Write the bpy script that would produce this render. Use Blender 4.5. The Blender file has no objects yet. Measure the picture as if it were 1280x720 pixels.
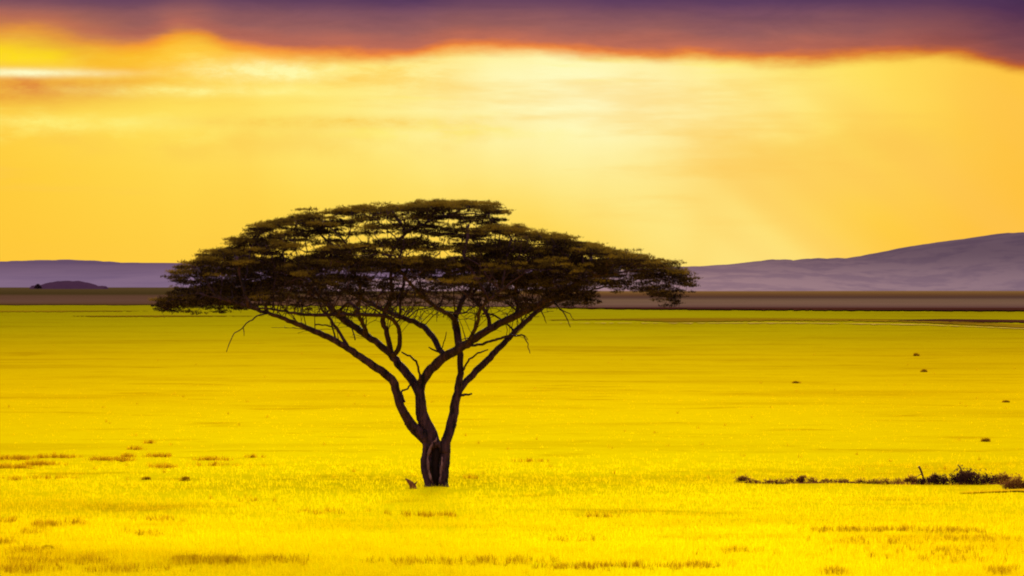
import bpy, math, random
import numpy as np
from mathutils import Vector, kdtree
random.seed(7)
rng = np.random.default_rng(11)
F = 4861.0          # focal length in photo pixels
HZ = 357.0          # horizon row
CH = 7.0            # eye height above the plain, metres
D0 = 135.5          # distance of the tree
scene = bpy.context.scene
COL = scene.collection

def s2l(c):
    out = []
    for v in c[:3]:
        v = v/255.0
        out.append(v/12.92 if v <= 0.04045 else ((v+0.055)/1.055)**2.4)
    return (out[0], out[1], out[2], 1.0)

def W(px, py, dy=0.0, base=D0):
    Y = base+dy
    return Vector(((px-640)*Y/F, Y, CH+(HZ-py)*Y/F))
def G(px, py, z=0.0):                      # a point on the plain
    Y = CH*F/(py-HZ)
    return Vector(((px-640)*Y/F, Y, z))

# ---------------------------------------------------------------- materials
def nmat(name):
    m = bpy.data.materials.new(name); m.use_nodes = True
    nt = m.node_tree; nt.nodes.clear()
    out = nt.nodes.new('ShaderNodeOutputMaterial')
    return m, nt, out
def N(nt, t, **kw):
    n = nt.nodes.new(t)
    for k, v in kw.items():
        if k.startswith('i_'):
            n.inputs[k[2:].replace('_', ' ')].default_value = v
        else: setattr(n, k, v)
    return n
def L(nt, a, b): nt.links.new(a, b)
def math_(nt, op, a, b=None, c=None, clamp=False):
    n = nt.nodes.new('ShaderNodeMath'); n.operation = op; n.use_clamp = clamp
    for i, v in enumerate((a, b, c)):
        if v is None: continue
        if isinstance(v, (int, float)): n.inputs[i].default_value = v
        else: L(nt, v, n.inputs[i])
    return n.outputs[0]
def mix_(nt, fac, a, b, mode='MIX'):
    n = nt.nodes.new('ShaderNodeMix'); n.data_type = 'RGBA'; n.blend_type = mode
    for s, v in ((n.inputs[0], fac), (n.inputs[6], a), (n.inputs[7], b)):
        if isinstance(v, (int, float, tuple)): s.default_value = v
        else: L(nt, v, s)
    return n.outputs[2]
def ramp_(nt, fac, stops, interp='LINEAR'):
    n = nt.nodes.new('ShaderNodeValToRGB'); cr = n.color_ramp; cr.interpolation = interp
    while len(cr.elements) < len(stops): cr.elements.new(0.5)
    for e, (p, c) in zip(cr.elements, stops):
        e.position = p
        e.color = c if isinstance(c, tuple) and len(c) == 4 else (c, c, c, 1)
    L(nt, fac, n.inputs[0]); return n.outputs[0]
def mr_(nt, v, a, b, c=0.0, d=1.0, smooth=True):
    n = nt.nodes.new('ShaderNodeMapRange'); n.interpolation_type = 'SMOOTHSTEP' if smooth else 'LINEAR'
    L(nt, v, n.inputs[0])
    for i, x in enumerate((a, b, c, d)): n.inputs[i+1].default_value = x
    return n.outputs[0]
def noise_(nt, vec, scale, detail=4, rough=.55, dist=0.0):
    n = N(nt, 'ShaderNodeTexNoise', i_Scale=scale, i_Detail=detail, i_Roughness=rough, i_Distortion=dist)
    if vec is not None: L(nt, vec, n.inputs['Vector'])
    return n.outputs[0]
def pos_(nt): return nt.nodes.new('ShaderNodeNewGeometry').outputs['Position']
def scl_(nt, v, s, loc=(0, 0, 0)):
    n = nt.nodes.new('ShaderNodeMapping'); L(nt, v, n.inputs[0])
    n.inputs['Scale'].default_value = s; n.inputs['Location'].default_value = loc
    return n.outputs[0]

SUN_EL = math.radians(7.0)
SUN_AZ = math.radians(1.5)                 # a hair right of +Y
SUNV = Vector((math.sin(SUN_AZ)*math.cos(SUN_EL), math.cos(SUN_AZ)*math.cos(SUN_EL), math.sin(SUN_EL)))

def grass_colour(nt, p):
    """dry back-lit grass: golden near, olive further off, darker patches"""
    sep = nt.nodes.new('ShaderNodeSeparateXYZ'); L(nt, p, sep.inputs[0])
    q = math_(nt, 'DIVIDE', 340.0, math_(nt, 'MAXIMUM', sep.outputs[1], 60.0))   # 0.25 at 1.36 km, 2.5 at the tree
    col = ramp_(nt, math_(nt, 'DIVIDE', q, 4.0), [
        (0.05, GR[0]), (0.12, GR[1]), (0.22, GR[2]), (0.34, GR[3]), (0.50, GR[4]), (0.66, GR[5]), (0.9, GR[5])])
    # broad streaks of thinner, darker grass, long across the slope
    n1 = noise_(nt, scl_(nt, p, (0.028, 0.055, 1)), 1.0, 5, .6)
    n2 = noise_(nt, scl_(nt, p, (0.11, 0.16, 1), (30, 7, 0)), 1.0, 6, .66)
    n3 = noise_(nt, scl_(nt, p, (0.7, 0.7, 1)), 1.0, 4, .6)
    far = noise_(nt, scl_(nt, p, (0.012, 0.011, 1), (5, 5, 0)), 1.0, 7, .68)
    col = mix_(nt, mr_(nt, n1, .49, .68, 0, .48), col, mix_(nt, 1.0, col, (.72, .60, .4, 1), 'MULTIPLY'))
    col = mix_(nt, mr_(nt, far, .48, .68, 0, .55), col, mix_(nt, 1.0, col, (.74, .66, .4, 1), 'MULTIPLY'))
    col = mix_(nt, mr_(nt, n2, .54, .70, 0, .60), col, mix_(nt, 1.0, col, (.60, .42, .3, 1), 'MULTIPLY'))
    col = mix_(nt, mr_(nt, n3, .35, .75, 0, .22), col, mix_(nt, 1.0, col, (.75, .62, .5, 1), 'MULTIPLY'))
    # vignette painted into the grass colour: darker towards both sides
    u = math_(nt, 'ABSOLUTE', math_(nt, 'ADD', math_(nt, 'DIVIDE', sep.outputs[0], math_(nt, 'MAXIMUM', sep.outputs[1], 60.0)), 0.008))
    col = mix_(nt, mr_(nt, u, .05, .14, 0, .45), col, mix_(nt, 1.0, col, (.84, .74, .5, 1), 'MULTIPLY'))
    return col
gb = 0.92
def gl(c, k=gb):
    v = s2l(c); return (v[0]*k, v[1]*k, v[2]*k, 1)
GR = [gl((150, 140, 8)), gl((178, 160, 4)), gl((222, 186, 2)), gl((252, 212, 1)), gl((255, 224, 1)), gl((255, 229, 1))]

def mat_ground():
    m, nt, out = nmat('dry_grass_plain')
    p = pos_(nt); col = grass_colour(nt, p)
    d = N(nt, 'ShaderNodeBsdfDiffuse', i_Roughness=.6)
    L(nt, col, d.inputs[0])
    fine = noise_(nt, scl_(nt, p, (3.0, 1.5, 1)), 1.0, 3, .7)
    b = N(nt, 'ShaderNodeBump', i_Strength=.3, i_Distance=.1); L(nt, fine, b.inputs['Height'])
    L(nt, b.outputs[0], d.inputs['Normal'])
    L(nt, d.outputs[0], out.inputs[0]); return m

def mat_blades():
    m, nt, out = nmat('grass_blades')
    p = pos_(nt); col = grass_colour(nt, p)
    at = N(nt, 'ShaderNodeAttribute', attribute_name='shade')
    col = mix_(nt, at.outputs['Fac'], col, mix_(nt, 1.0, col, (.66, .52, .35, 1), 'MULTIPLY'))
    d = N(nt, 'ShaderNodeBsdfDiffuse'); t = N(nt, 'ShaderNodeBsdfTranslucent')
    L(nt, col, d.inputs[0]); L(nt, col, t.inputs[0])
    ms = N(nt, 'ShaderNodeMixShader'); ms.inputs[0].default_value = .72
    L(nt, d.outputs[0], ms.inputs[1]); L(nt, t.outputs[0], ms.inputs[2]); L(nt, ms.outputs[0], out.inputs[0]); return m

def mat_leaf(name, c1, c2, tr=.35):
    m, nt, out = nmat(name)
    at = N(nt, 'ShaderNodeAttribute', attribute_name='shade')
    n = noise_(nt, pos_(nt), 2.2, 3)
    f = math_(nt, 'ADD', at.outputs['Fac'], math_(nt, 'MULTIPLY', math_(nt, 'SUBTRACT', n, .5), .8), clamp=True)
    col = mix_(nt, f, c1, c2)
    d = N(nt, 'ShaderNodeBsdfDiffuse'); t = N(nt, 'ShaderNodeBsdfTranslucent')
    L(nt, col, d.inputs[0]); L(nt, col, t.inputs[0])
    ms = N(nt, 'ShaderNodeMixShader'); ms.inputs[0].default_value = tr
    L(nt, d.outputs[0], ms.inputs[1]); L(nt, t.outputs[0], ms.inputs[2]); L(nt, ms.outputs[0], out.inputs[0]); return m

def mat_bark(name, c1, c2, sc=3.0, rough=.9):
    m, nt, out = nmat(name)
    p = pos_(nt)
    n = noise_(nt, scl_(nt, p, (sc*2.2, sc*2.2, sc*.45)), 1.0, 6, .65, .6)
    col = ramp_(nt, n, [(.36, c1), (.66, c2)])
    b = N(nt, 'ShaderNodeBsdfPrincipled', i_Roughness=rough)
    b.inputs['Specular IOR Level'].default_value = .15
    L(nt, col, b.inputs['Base Color'])
    bp = N(nt, 'ShaderNodeBump', i_Strength=.9, i_Distance=.05); L(nt, n, bp.inputs['Height']); L(nt, bp.outputs[0], b.inputs['Normal'])
    L(nt, b.outputs[0], out.inputs[0]); return m

def mat_far(name, stops, scale, haze, hz=(0, 60), haze_hi=None, k=1.0):
    """distant land: dull surface plus painted haze, a glow of the surface that varies with height"""
    m, nt, out = nmat(name)
    p = pos_(nt)
    n = noise_(nt, scl_(nt, p, scale), 1.0, 6, .6)
    col = ramp_(nt, n, stops)
    sep = nt.nodes.new('ShaderNodeSeparateXYZ'); L(nt, p, sep.inputs[0])
    d = N(nt, 'ShaderNodeBsdfDiffuse'); L(nt, col, d.inputs[0])
    e = N(nt, 'ShaderNodeEmission', i_Strength=k)  # haze painted as emission of the land itself
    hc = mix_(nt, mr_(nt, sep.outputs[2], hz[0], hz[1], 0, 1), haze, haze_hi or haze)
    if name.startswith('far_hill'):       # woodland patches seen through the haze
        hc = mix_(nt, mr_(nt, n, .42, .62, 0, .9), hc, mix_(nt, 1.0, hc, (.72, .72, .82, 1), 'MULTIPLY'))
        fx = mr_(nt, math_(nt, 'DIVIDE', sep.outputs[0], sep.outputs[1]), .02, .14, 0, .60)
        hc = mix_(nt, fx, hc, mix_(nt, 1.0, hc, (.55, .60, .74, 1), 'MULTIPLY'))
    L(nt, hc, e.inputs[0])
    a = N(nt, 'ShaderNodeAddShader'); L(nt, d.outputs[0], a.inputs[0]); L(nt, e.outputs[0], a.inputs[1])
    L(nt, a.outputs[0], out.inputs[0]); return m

# ---------------------------------------------------------------- mesh helpers
def link(o, parent=None):
    COL.objects.link(o)
    if parent is not None: o.parent = parent
    return o
def mesh_np(name, verts, faces, mat, parent=None, shade=None, smooth=False):
    """verts (n,3) world coords, faces (m,k) ndarray"""
    verts = np.asarray(verts, dtype=np.float32)
    if parent is not None: verts = verts-np.array(parent.location, dtype=np.float32)
    faces = np.asarray(faces, dtype=np.int32)
    me = bpy.data.meshes.new(name)
    m, k = faces.shape
    me.vertices.add(len(verts)); me.vertices.foreach_set('co', verts.ravel())
    me.loops.add(m*k); me.loops.foreach_set('vertex_index', faces.ravel())
    me.polygons.add(m); me.polygons.foreach_set('loop_start', np.arange(0, m*k, k, dtype=np.int32))
    me.update(calc_edges=True)
    if shade is not None:
        a = me.attributes.new('shade', 'FLOAT', 'POINT'); a.data.foreach_set('value', np.asarray(shade, dtype=np.float32))
    if smooth: me.polygons.foreach_set('use_smooth', np.ones(m, dtype=bool))
    me.materials.append(mat)
    o = bpy.data.objects.new(name, me)
    return link(o, parent)
def empty(name, loc, label, cat, group=None):
    o = bpy.data.objects.new(name, None); o.location = loc; o.empty_display_size = .3
    o['label'] = label; o['category'] = cat
    if group: o['group'] = group
    return link(o)

def catmull(pts, step):
    """pts rows (x,y,z,r) -> resampled"""
    pts = np.asarray(pts, float); out = []
    P_ = np.vstack([2*pts[0]-pts[1], pts, 2*pts[-1]-pts[-2]])
    for i in range(1, len(P_)-2):
        p0, p1, p2, p3 = P_[i-1:i+3]
        n = max(1, int(np.linalg.norm((p2-p1)[:3])/step))
        for j in range(n):
            t = j/n
            out.append(.5*((2*p1)+(-p0+p2)*t+(2*p0-5*p1+4*p2-p3)*t*t+(-p0+3*p1-3*p2+p3)*t**3))
    out.append(P_[-2]); out = np.array(out); out[:, 3] = np.maximum(out[:, 3], .004); return out
class MB:
    def __init__(s): s.v = []; s.f = []; s.n = 0
    def tube(s, pts, sides=8, gnarl=0.0):
        pts = np.asarray(pts, float); n = len(pts)
        if n < 2: return
        c = pts[:, :3]; r = pts[:, 3]
        t = np.gradient(c, axis=0); t /= np.linalg.norm(t, axis=1)[:, None]+1e-9
        u = np.cross(t[0], (0, 0, 1.)); 
        if np.linalg.norm(u) < .1: u = np.cross(t[0], (1., 0, 0))
        u /= np.linalg.norm(u); rings = []
        a = np.linspace(0, 2*math.pi, sides, endpoint=False)
        ph = rng.uniform(0, 6.3, 3)
        for i in range(n):
            u = u-t[i]*np.dot(u, t[i]); u /= np.linalg.norm(u); w = np.cross(t[i], u)
            rr = r[i]*(1+gnarl*(np.sin(2*a+ph[0]+i*.35)*.5+np.sin(3*a+ph[1]-i*.22)*.4+rng.normal(0, .25, sides)))
            rings.append(c[i]+np.outer(np.cos(a)*rr, u)+np.outer(np.sin(a)*rr, w))
        rings = np.array(rings); b = s.n
        s.v.append(rings.reshape(-1, 3)); s.v.append(c[[0, -1]]); s.n += n*sides+2
        for i in range(n-1):
            for j in range(sides):
                k = (j+1) % sides
                s.f.append((b+i*sides+j, b+i*sides+k, b+(i+1)*sides+k, b+(i+1)*sides+j))
        e0 = b+n*sides
        for j in range(sides):
            k = (j+1) % sides
            s.f.append((e0, b+k, b+j, b+j)); s.f.append((e0+1, b+(n-1)*sides+j, b+(n-1)*sides+k, b+(n-1)*sides+k))
    def build(s, name, mat, parent=None, smooth=True):
        v = np.vstack(s.v)
        if parent is not None: v = v-np.array(parent.location)
        me = bpy.data.meshes.new(name)
        me.from_pydata(v.tolist(), [], [(f if f[2] != f[3] else f[:3]) for f in s.f]); me.update()
        if smooth: me.polygons.foreach_set('use_smooth', [True]*len(me.polygons))
        me.materials.append(mat); return link(bpy.data.objects.new(name, me), parent)

def blades(centres, n_per, spread, length, width, lean, up, shade=None, jitter=.3):
    """thin pointed leaf faces fanned out of every centre; returns verts, faces(3), shade"""
    c = np.repeat(np.asarray(centres, float), n_per, axis=0); m = len(c)
    c = c+rng.normal(0, 1, (m, 3))*np.array(spread)
    d = rng.normal(0, 1, (m, 3))*lean; d[:, 2] = np.abs(d[:, 2])+up; d /= np.linalg.norm(d, axis=1)[:, None]
    ln = length*(1+rng.uniform(-jitter*1.4, jitter*1.4, m)); wd = width*(1+rng.uniform(-jitter, jitter, m))
    if hasattr(length, '__len__'): pass
    side = np.cross(d, rng.normal(0, 1, (m, 3))); side /= np.linalg.norm(side, axis=1)[:, None]+1e-9
    a = c-side*wd[:, None]/2; b = c+side*wd[:, None]/2; t = c+d*ln[:, None]
    v = np.stack([a, b, t], 1).reshape(-1, 3); f = np.arange(3*m).reshape(-1, 3)
    if shade is None: sh = rng.uniform(0, 1, m)
    else: sh = np.clip(np.repeat(shade, n_per)+rng.normal(0, .15, m), 0, 1)
    return v, f, np.repeat(sh, 3)

# ---------------------------------------------------------------- world
def build_world():
    w = bpy.data.worlds.new('World'); scene.world = w; w.use_nodes = True
    nt = w.node_tree; nt.nodes.clear()
    out = nt.nodes.new('ShaderNodeOutputWorld')
    tc = nt.nodes.new('ShaderNodeTexCoord')
    nrm = N(nt, 'ShaderNodeVectorMath', operation='NORMALIZE'); L(nt, tc.outputs['Generated'], nrm.inputs[0])
    sep = nt.nodes.new('ShaderNodeSeparateXYZ'); L(nt, nrm.outputs[0], sep.inputs[0])
    # azimuth and elevation, in units of about 1.18 degrees
    U = math_(nt, 'MULTIPLY', math_(nt, 'ARCTAN2', sep.outputs[0], sep.outputs[1]), F/100)
    V = math_(nt, 'MULTIPLY', math_(nt, 'ARCSINE', sep.outputs[2]), F/100)
    uv = nt.nodes.new('ShaderNodeCombineXYZ'); L(nt, U, uv.inputs[0]); L(nt, V, uv.inputs[1]); uv = uv.outputs[0]
    def nz(su, sv, loc=(0, 0, 0), det=5, rough=.55, dist=0): return noise_(nt, scl_(nt, uv, (su, sv, 1), loc), 1.0, det, rough, dist)
    def blob(cu, cv, ru, rv, p=1.0, warp=None):
        a = math_(nt, 'DIVIDE', math_(nt, 'SUBTRACT', U, cu), ru); b = math_(nt, 'DIVIDE', math_(nt, 'SUBTRACT', V, cv), rv)
        d = math_(nt, 'ADD', math_(nt, 'MULTIPLY', a, a), math_(nt, 'MULTIPLY', b, b))
        if warp is not None: d = math_(nt, 'ADD', d, warp)
        return math_(nt, 'POWER', 2.718, math_(nt, 'MULTIPLY', d, -1.0))
    def mul(a, b): return math_(nt, 'MULTIPLY', a, b)
    col = ramp_(nt, math_(nt, 'DIVIDE', V, 4.0), [(0, s2l((255, 204, 62))), (.12, s2l((255, 206, 62))), (.35, s2l((255, 211, 60))),
        (.55, s2l((255, 220, 74))), (.70, s2l((255, 224, 76))), (.80, s2l((255, 214, 36)))])
    # deeper orange towards both flanks
    left = mr_(nt, U, -3.6, -6.4, 0, 1); right = mr_(nt, U, 4.0, 6.2, 0, 1)
    col = mix_(nt, mul(left, .34), col, s2l((255, 192, 44)))
    col = mix_(nt, mul(right, .75), col, s2l((255, 188, 60)))
    # glow of the hidden sun and the pale shaft running down to the horizon
    wn = math_(nt, 'MULTIPLY', math_(nt, 'SUBTRACT', nz(.35, .8), .5), .9)
    col = mix_(nt, mul(blob(0.0, 2.25, 4.0, 1.4, warp=wn), .85), col, s2l((255, 238, 126)))
    sh = math_(nt, 'SUBTRACT', U, math_(nt, 'MULTIPLY', math_(nt, 'SUBTRACT', 2.2, V), 1.0))
    shaft = mul(mr_(nt, math_(nt, 'ABSOLUTE', math_(nt, 'SUBTRACT', sh, .9)), 2.3, .2, 0, 1), mr_(nt, V, 3.0, 1.2, 0, 1))
    col = mix_(nt, mul(shaft, .75), col, s2l((254, 236, 140)))
    col = mix_(nt, mul(blob(.85, 2.35, 2.1, .85, warp=wn), .95), col, s2l((255, 252, 196)))
    # peach cloud bank under the glow on the right
    pb = mul(blob(3.9, 1.35, 1.6, .42, warp=wn), .55); col = mix_(nt, pb, col, s2l((253, 202, 92)))
    # soft layered cloud
    st = mr_(nt, nz(.20, 1.5, (3, 1, 0), 6, .6), .50, .68, 0, 1)
    stm = mul(mr_(nt, V, .3, 1.2, 0, 1), .42)
    col = mix_(nt, mul(st, stm), col, s2l((252, 200, 82)))
    br = mr_(nt, nz(.22, 2.2, (11, 4, 0), 6, .62), .56, .70, 0, 1)
    col = mix_(nt, mul(br, mul(mr_(nt, V, 1.4, 2.1, 0, 1), .55)), col, s2l((255, 240, 120)))
    # rows of small cloud about a third up the clear band
    wl = math_(nt, 'MULTIPLY', math_(nt, 'SUBTRACT', nz(.9, .6, (2, 9, 0)), .5), .5)
    row = mul(mr_(nt, math_(nt, 'ABSOLUTE', math_(nt, 'ADD', math_(nt, 'SUBTRACT', V, 1.98), wl)), .26, .02, 0, 1), mr_(nt, U, 1.5, -1.5, 0, 1))
    col = mix_(nt, mul(row, mr_(nt, nz(1.1, 3.0, (7, 7, 0), 6, .65), .46, .64, 0, .55)), col, s2l((255, 238, 110)))
    row2 = mul(mr_(nt, math_(nt, 'ABSOLUTE', math_(nt, 'ADD', math_(nt, 'SUBTRACT', V, 1.78), wl)), .30, .02, 0, 1), mr_(nt, nz(.5, 1, (17, 2, 0)), .4, .6, 0, .40))
    col = mix_(nt, row2, col, s2l((250, 200, 80)))
    # torn bright streak and brown cloud at the far left, bright rift left of centre
    w2 = math_(nt, 'MULTIPLY', math_(nt, 'SUBTRACT', nz(1.2, 3.0, (1, 5, 0), 6, .65), .5), 2.2)
    wf = math_(nt, 'MULTIPLY', math_(nt, 'SUBTRACT', nz(2.4, 6.0, (31, 5, 0), 6, .7), .5), 3.2)
    tex = mr_(nt, nz(.55, 2.6, (41, 5, 0), 7, .68, .6), .42, .62, 0, 1)
    upl = mul(mr_(nt, V, 2.2, 2.7, 0, 1), mr_(nt, U, .2, -2.0, 0, 1))
    col = mix_(nt, mul(mul(tex, upl), .55), col, s2l((255, 192, 44)))
    col = mix_(nt, mul(blob(-4.3, 2.75, 1.8, .30, warp=w2), .65), col, s2l((255, 190, 34)))
    col = mix_(nt, mul(blob(-6.2, 2.46, 1.35, .20, warp=w2), .95), col, s2l((226, 140, 58)))
    col = mix_(nt, blob(-6.4, 2.64, 1.25, .055, warp=mul(wf, .55)), col, s2l((255, 252, 200)))
    col = mix_(nt, mul(blob(-6.1, 2.90, 1.1, .16, warp=w2), .85), col, s2l((255, 226, 20)))
    col = mix_(nt, blob(-3.05, 2.68, .85, .15, warp=wf), col, s2l((255, 249, 168)))
    col = mix_(nt, mul(blob(-3.6, 2.42, 1.6, .07, warp=wf), .7), col, s2l((255, 242, 140)))
    col = mix_(nt, mul(blob(-5.2, 2.02, 1.6, .10, warp=wf), .7), col, s2l((255, 240, 120)))
    col = mix_(nt, mul(blob(-2.4, 2.04, 1.9, .08, warp=wf), .6), col, s2l((250, 204, 84)))
    # faint vertical shafts
    vs = mr_(nt, nz(.7, .12, (4, 0, 0), 2, .5), .40, .75, 0, .22)
    col = mix_(nt, vs, col, s2l((255, 192, 56)))
    dg = nt.nodes.new('ShaderNodeCombineXYZ')          # slanting shafts of light and rain on the right
    L(nt, math_(nt, 'ADD', U, math_(nt, 'MULTIPLY', V, 1.3)), dg.inputs[0])
    dgn = noise_(nt, dg.outputs[0], .8, 1, .5)
    col = mix_(nt, mul(mr_(nt, dgn, .35, .68, 0, .40), mul(mr_(nt, U, 1.6, 3.2, 0, 1), mr_(nt, V, 2.9, 2.0, 0, 1))), col, s2l((253, 196, 84)))
    # cloud deck above: ragged lower edge
    fc = nt.nodes.new('ShaderNodeFloatCurve'); L(nt, mr_(nt, U, -7, 7, 0, 1, False), fc.inputs['Value'])
    edge = [(-100, 40), (0, 42), (60, 47), (120, 62), (180, 62), (235, 47), (290, 62), (360, 69), (430, 72), (510, 74), (560, 65), (640, 64), (760, 68), (850, 74), (920, 78),
            (1000, 77), (1080, 71), (1150, 71), (1210, 76), (1280, 90), (1340, 95)]
    cv = fc.mapping.curves[0]
    pts = [(((x-640)/100+7)/14, (357-y)/400) for x, y in edge]
    while len(cv.points) < len(pts): cv.points.new(.5, .5)
    for q, (a, b) in zip(cv.points, pts): q.location = (min(max(a, 0), 1), b)
    fc.mapping.update()
    E = math_(nt, 'MULTIPLY', fc.outputs[0], 4.0)
    rg = math_(nt, 'MULTIPLY', math_(nt, 'SUBTRACT', nz(.6, 1.8, (9, 9, 0), 6, .58), .5), .34)
    # the deck's lower edge is softer on the left
    d = math_(nt, 'ADD', math_(nt, 'SUBTRACT', V, E), rg)
    soft = mr_(nt, U, -5.0, -1.5, 2.6, 1.0)
    ds = math_(nt, 'DIVIDE', d, soft)
    deck = ramp_(nt, mr_(nt, d, -.1, 1.1, 0, 1, False), [(0, s2l((255, 156, 24))), (.12, s2l((244, 132, 52))), (.20, s2l((192, 110, 88))),
        (.36, s2l((158, 98, 94))), (.52, s2l((134, 86, 96))), (.70, s2l((108, 70, 98))), (1, s2l((74, 52, 82)))])
    dn = nz(.16, 1.7, (21, 3, 0), 5, .55)
    deck = mix_(nt, mr_(nt, dn, .42, .62, 0, .40), deck, mix_(nt, 1.0, deck, (.72, .70, .88, 1), 'MULTIPLY'))
    deck = mix_(nt, mr_(nt, U, 3.0, 6.6, 0, .70), deck, mix_(nt, 1.0, deck, (.50, .38, .60, 1), 'MULTIPLY'))
    deck = mix_(nt, mr_(nt, V, 3.36, 3.60, 0, .45), deck, s2l((78, 54, 92)))
    dt = nz(.7, 3.2, (51, 3, 0), 7, .68, .4)
    deck = mix_(nt, mr_(nt, dt, .40, .64, 0, .42), deck, mix_(nt, 1.0, deck, (.74, .76, .84, 1), 'MULTIPLY'))
    deck = mix_(nt, mul(mr_(nt, U, -4.2, -6.0, 0, .6), mr_(nt, V, 3.5, 3.15, 0, 1)), deck, s2l((206, 124, 74)))
    mask = mr_(nt, ds, -.13, .09, 0, 1)
    col = mix_(nt, mask, col, deck)
    # away from the sunset the whole sky is dusk cloud
    azf = mr_(nt, math_(nt, 'ABSOLUTE', U), 22, 60, 0, 1)
    col = mix_(nt, azf, col, s2l((92, 66, 104)))
    col = mix_(nt, mr_(nt, V, 7.0, 16, 0, 1), col, (1.04, .99, .93, 1))   # bright unseen sky overhead, added to light the ground
    col = mix_(nt, mr_(nt, V, -.02, -.3, 0, 1), col, s2l((120, 96, 30)))
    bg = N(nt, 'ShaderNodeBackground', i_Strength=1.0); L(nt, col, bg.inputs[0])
    # clear-sky light leaking through the deck
    sky = nt.nodes.new('ShaderNodeTexSky'); sky.sky_type = 'NISHITA'; sky.sun_disc = False
    sky.sun_elevation = SUN_EL; sky.sun_rotation = SUN_AZ
    high = mr_(nt, V, 8, 30, 0, 1)
    sk = mix_(nt, high, (0, 0, 0, 1), sky.outputs[0])
    bg2 = N(nt, 'ShaderNodeBackground', i_Strength=0.05); L(nt, sk, bg2.inputs[0])
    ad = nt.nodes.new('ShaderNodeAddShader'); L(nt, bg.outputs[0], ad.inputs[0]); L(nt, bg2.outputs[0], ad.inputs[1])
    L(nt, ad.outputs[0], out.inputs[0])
build_world()

sd = bpy.data.lights.new('sun', 'SUN'); sd.energy = 5.0; sd.angle = math.radians(12); sd.color = (1.0, .93, .78)
so = link(bpy.data.objects.new('sun', sd)); so.rotation_euler = SUNV.to_track_quat('Z', 'Y').to_euler(); so.location = (0, 200, 60)

# ---------------------------------------------------------------- ground and far land
M_ground = mat_ground(); M_blades = mat_blades()
def sheet(name, near, far, z, mat, nx=60):
    """a strip of land lying on the plain between two outlines given as (x pixel, row)"""
    xs = np.linspace(near[0][0], near[-1][0], nx)
    a = np.interp(xs, [p[0] for p in near], [p[1] for p in near]); b = np.interp(xs, [p[0] for p in far], [p[1] for p in far])
    v = []
    for x, y0, y1 in zip(xs, a, b):
        j = rng.normal(0, .25)
        v.append(G(x, max(y0+j, HZ+.4), z)); v.append(G(x, max(y1, HZ+.35), z))
    f = [(2*i, 2*i+2, 2*i+3, 2*i+1) for i in range(nx-1)]
    o = mesh_np(name, [tuple(q) for q in v], f, mat); o['kind'] = 'structure'; return o
ys = [-60, 40, 90, 140, 200, 400, 800, 1600, 3200, 6400, 20000]
xs = [-8000, -3000, -800, -200, -60, 0, 60, 200, 800, 3000, 8000]
v = [(x, y, 0) for y in ys for x in xs]; f = [(j*11+i, j*11+i+1, j*11+i+12, j*11+i+11) for j in range(10) for i in range(10)]
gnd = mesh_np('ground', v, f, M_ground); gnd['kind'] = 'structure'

def st(a, b): return [(.35, s2l(a)), (.65, s2l(b))]
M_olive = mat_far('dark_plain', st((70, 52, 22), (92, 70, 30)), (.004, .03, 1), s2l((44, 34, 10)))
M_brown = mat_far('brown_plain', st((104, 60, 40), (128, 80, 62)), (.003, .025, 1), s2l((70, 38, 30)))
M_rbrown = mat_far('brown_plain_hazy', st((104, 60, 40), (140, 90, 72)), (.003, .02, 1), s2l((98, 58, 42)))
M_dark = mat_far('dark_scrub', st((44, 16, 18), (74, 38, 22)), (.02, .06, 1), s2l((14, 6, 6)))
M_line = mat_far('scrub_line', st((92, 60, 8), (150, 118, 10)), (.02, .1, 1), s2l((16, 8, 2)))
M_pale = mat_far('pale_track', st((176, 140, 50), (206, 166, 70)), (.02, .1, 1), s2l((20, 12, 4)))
def mat_plain():
    m, nt, out = nmat('far_plain')
    p = pos_(nt); sep = nt.nodes.new('ShaderNodeSeparateXYZ'); L(nt, p, sep.inputs[0])
    nn = noise_(nt, scl_(nt, p, (.002, .010, 1)), 1.0, 6, .65)
    yy = math_(nt, 'MULTIPLY', sep.outputs[1], math_(nt, 'ADD', .93, math_(nt, 'MULTIPLY', nn, .14)))
    t = math_(nt, 'DIVIDE', 34000/40.0, math_(nt, 'MAXIMUM', yy, 500.0))       # zones of land by distance, haze mixed into the farthest tone
    k = lambda q, c: (q/40.0, s2l(c))
    lf = ramp_(nt, t, [k(1, (92, 66, 66)), k(3, (78, 60, 34)), k(10.5, (62, 48, 24)), k(13.5, (84, 58, 44)), k(20, (90, 62, 50)), k(24, (84, 56, 34))])
    rt = ramp_(nt, t, [k(6, (128, 96, 52)), k(11, (98, 66, 38)), k(15, (74, 50, 42)), k(19, (106, 80, 62)), k(24, (108, 80, 66)), k(28, (88, 58, 54)), k(31, (48, 22, 24))])
    col = mix_(nt, mr_(nt, sep.outputs[0], -120, 60, 0, 1), lf, rt)
    n2 = noise_(nt, scl_(nt, p, (.012, .02, 1), (4, 4, 0)), 1.0, 5, .7)
    col = mix_(nt, mr_(nt, n2, .4, .7, 0, .5), col, mix_(nt, 1.0, col, (.62, .60, .62, 1), 'MULTIPLY'))
    d = nt.nodes.new('ShaderNodeBsdfDiffuse'); L(nt, col, d.inputs[0]); L(nt, d.outputs[0], out.inputs[0]); return m
sheet('plain', [(-3600, 381), (-300, 381.4), (200, 381.6), (640, 384), (780, 386), (900, 388), (1600, 389), (4600, 390)], [(-3600, 357.5), (4600, 357.5)], .24, mat_plain(), 900)
sheet('scrub', [(640, 384.6), (720, 386.5), (900, 388.2), (1100, 389.2), (1600, 390.5)], [(640, 384.4), (720, 385.4), (900, 385.8), (1100, 386), (1600, 386.6)], .36, M_dark, 300)
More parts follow.
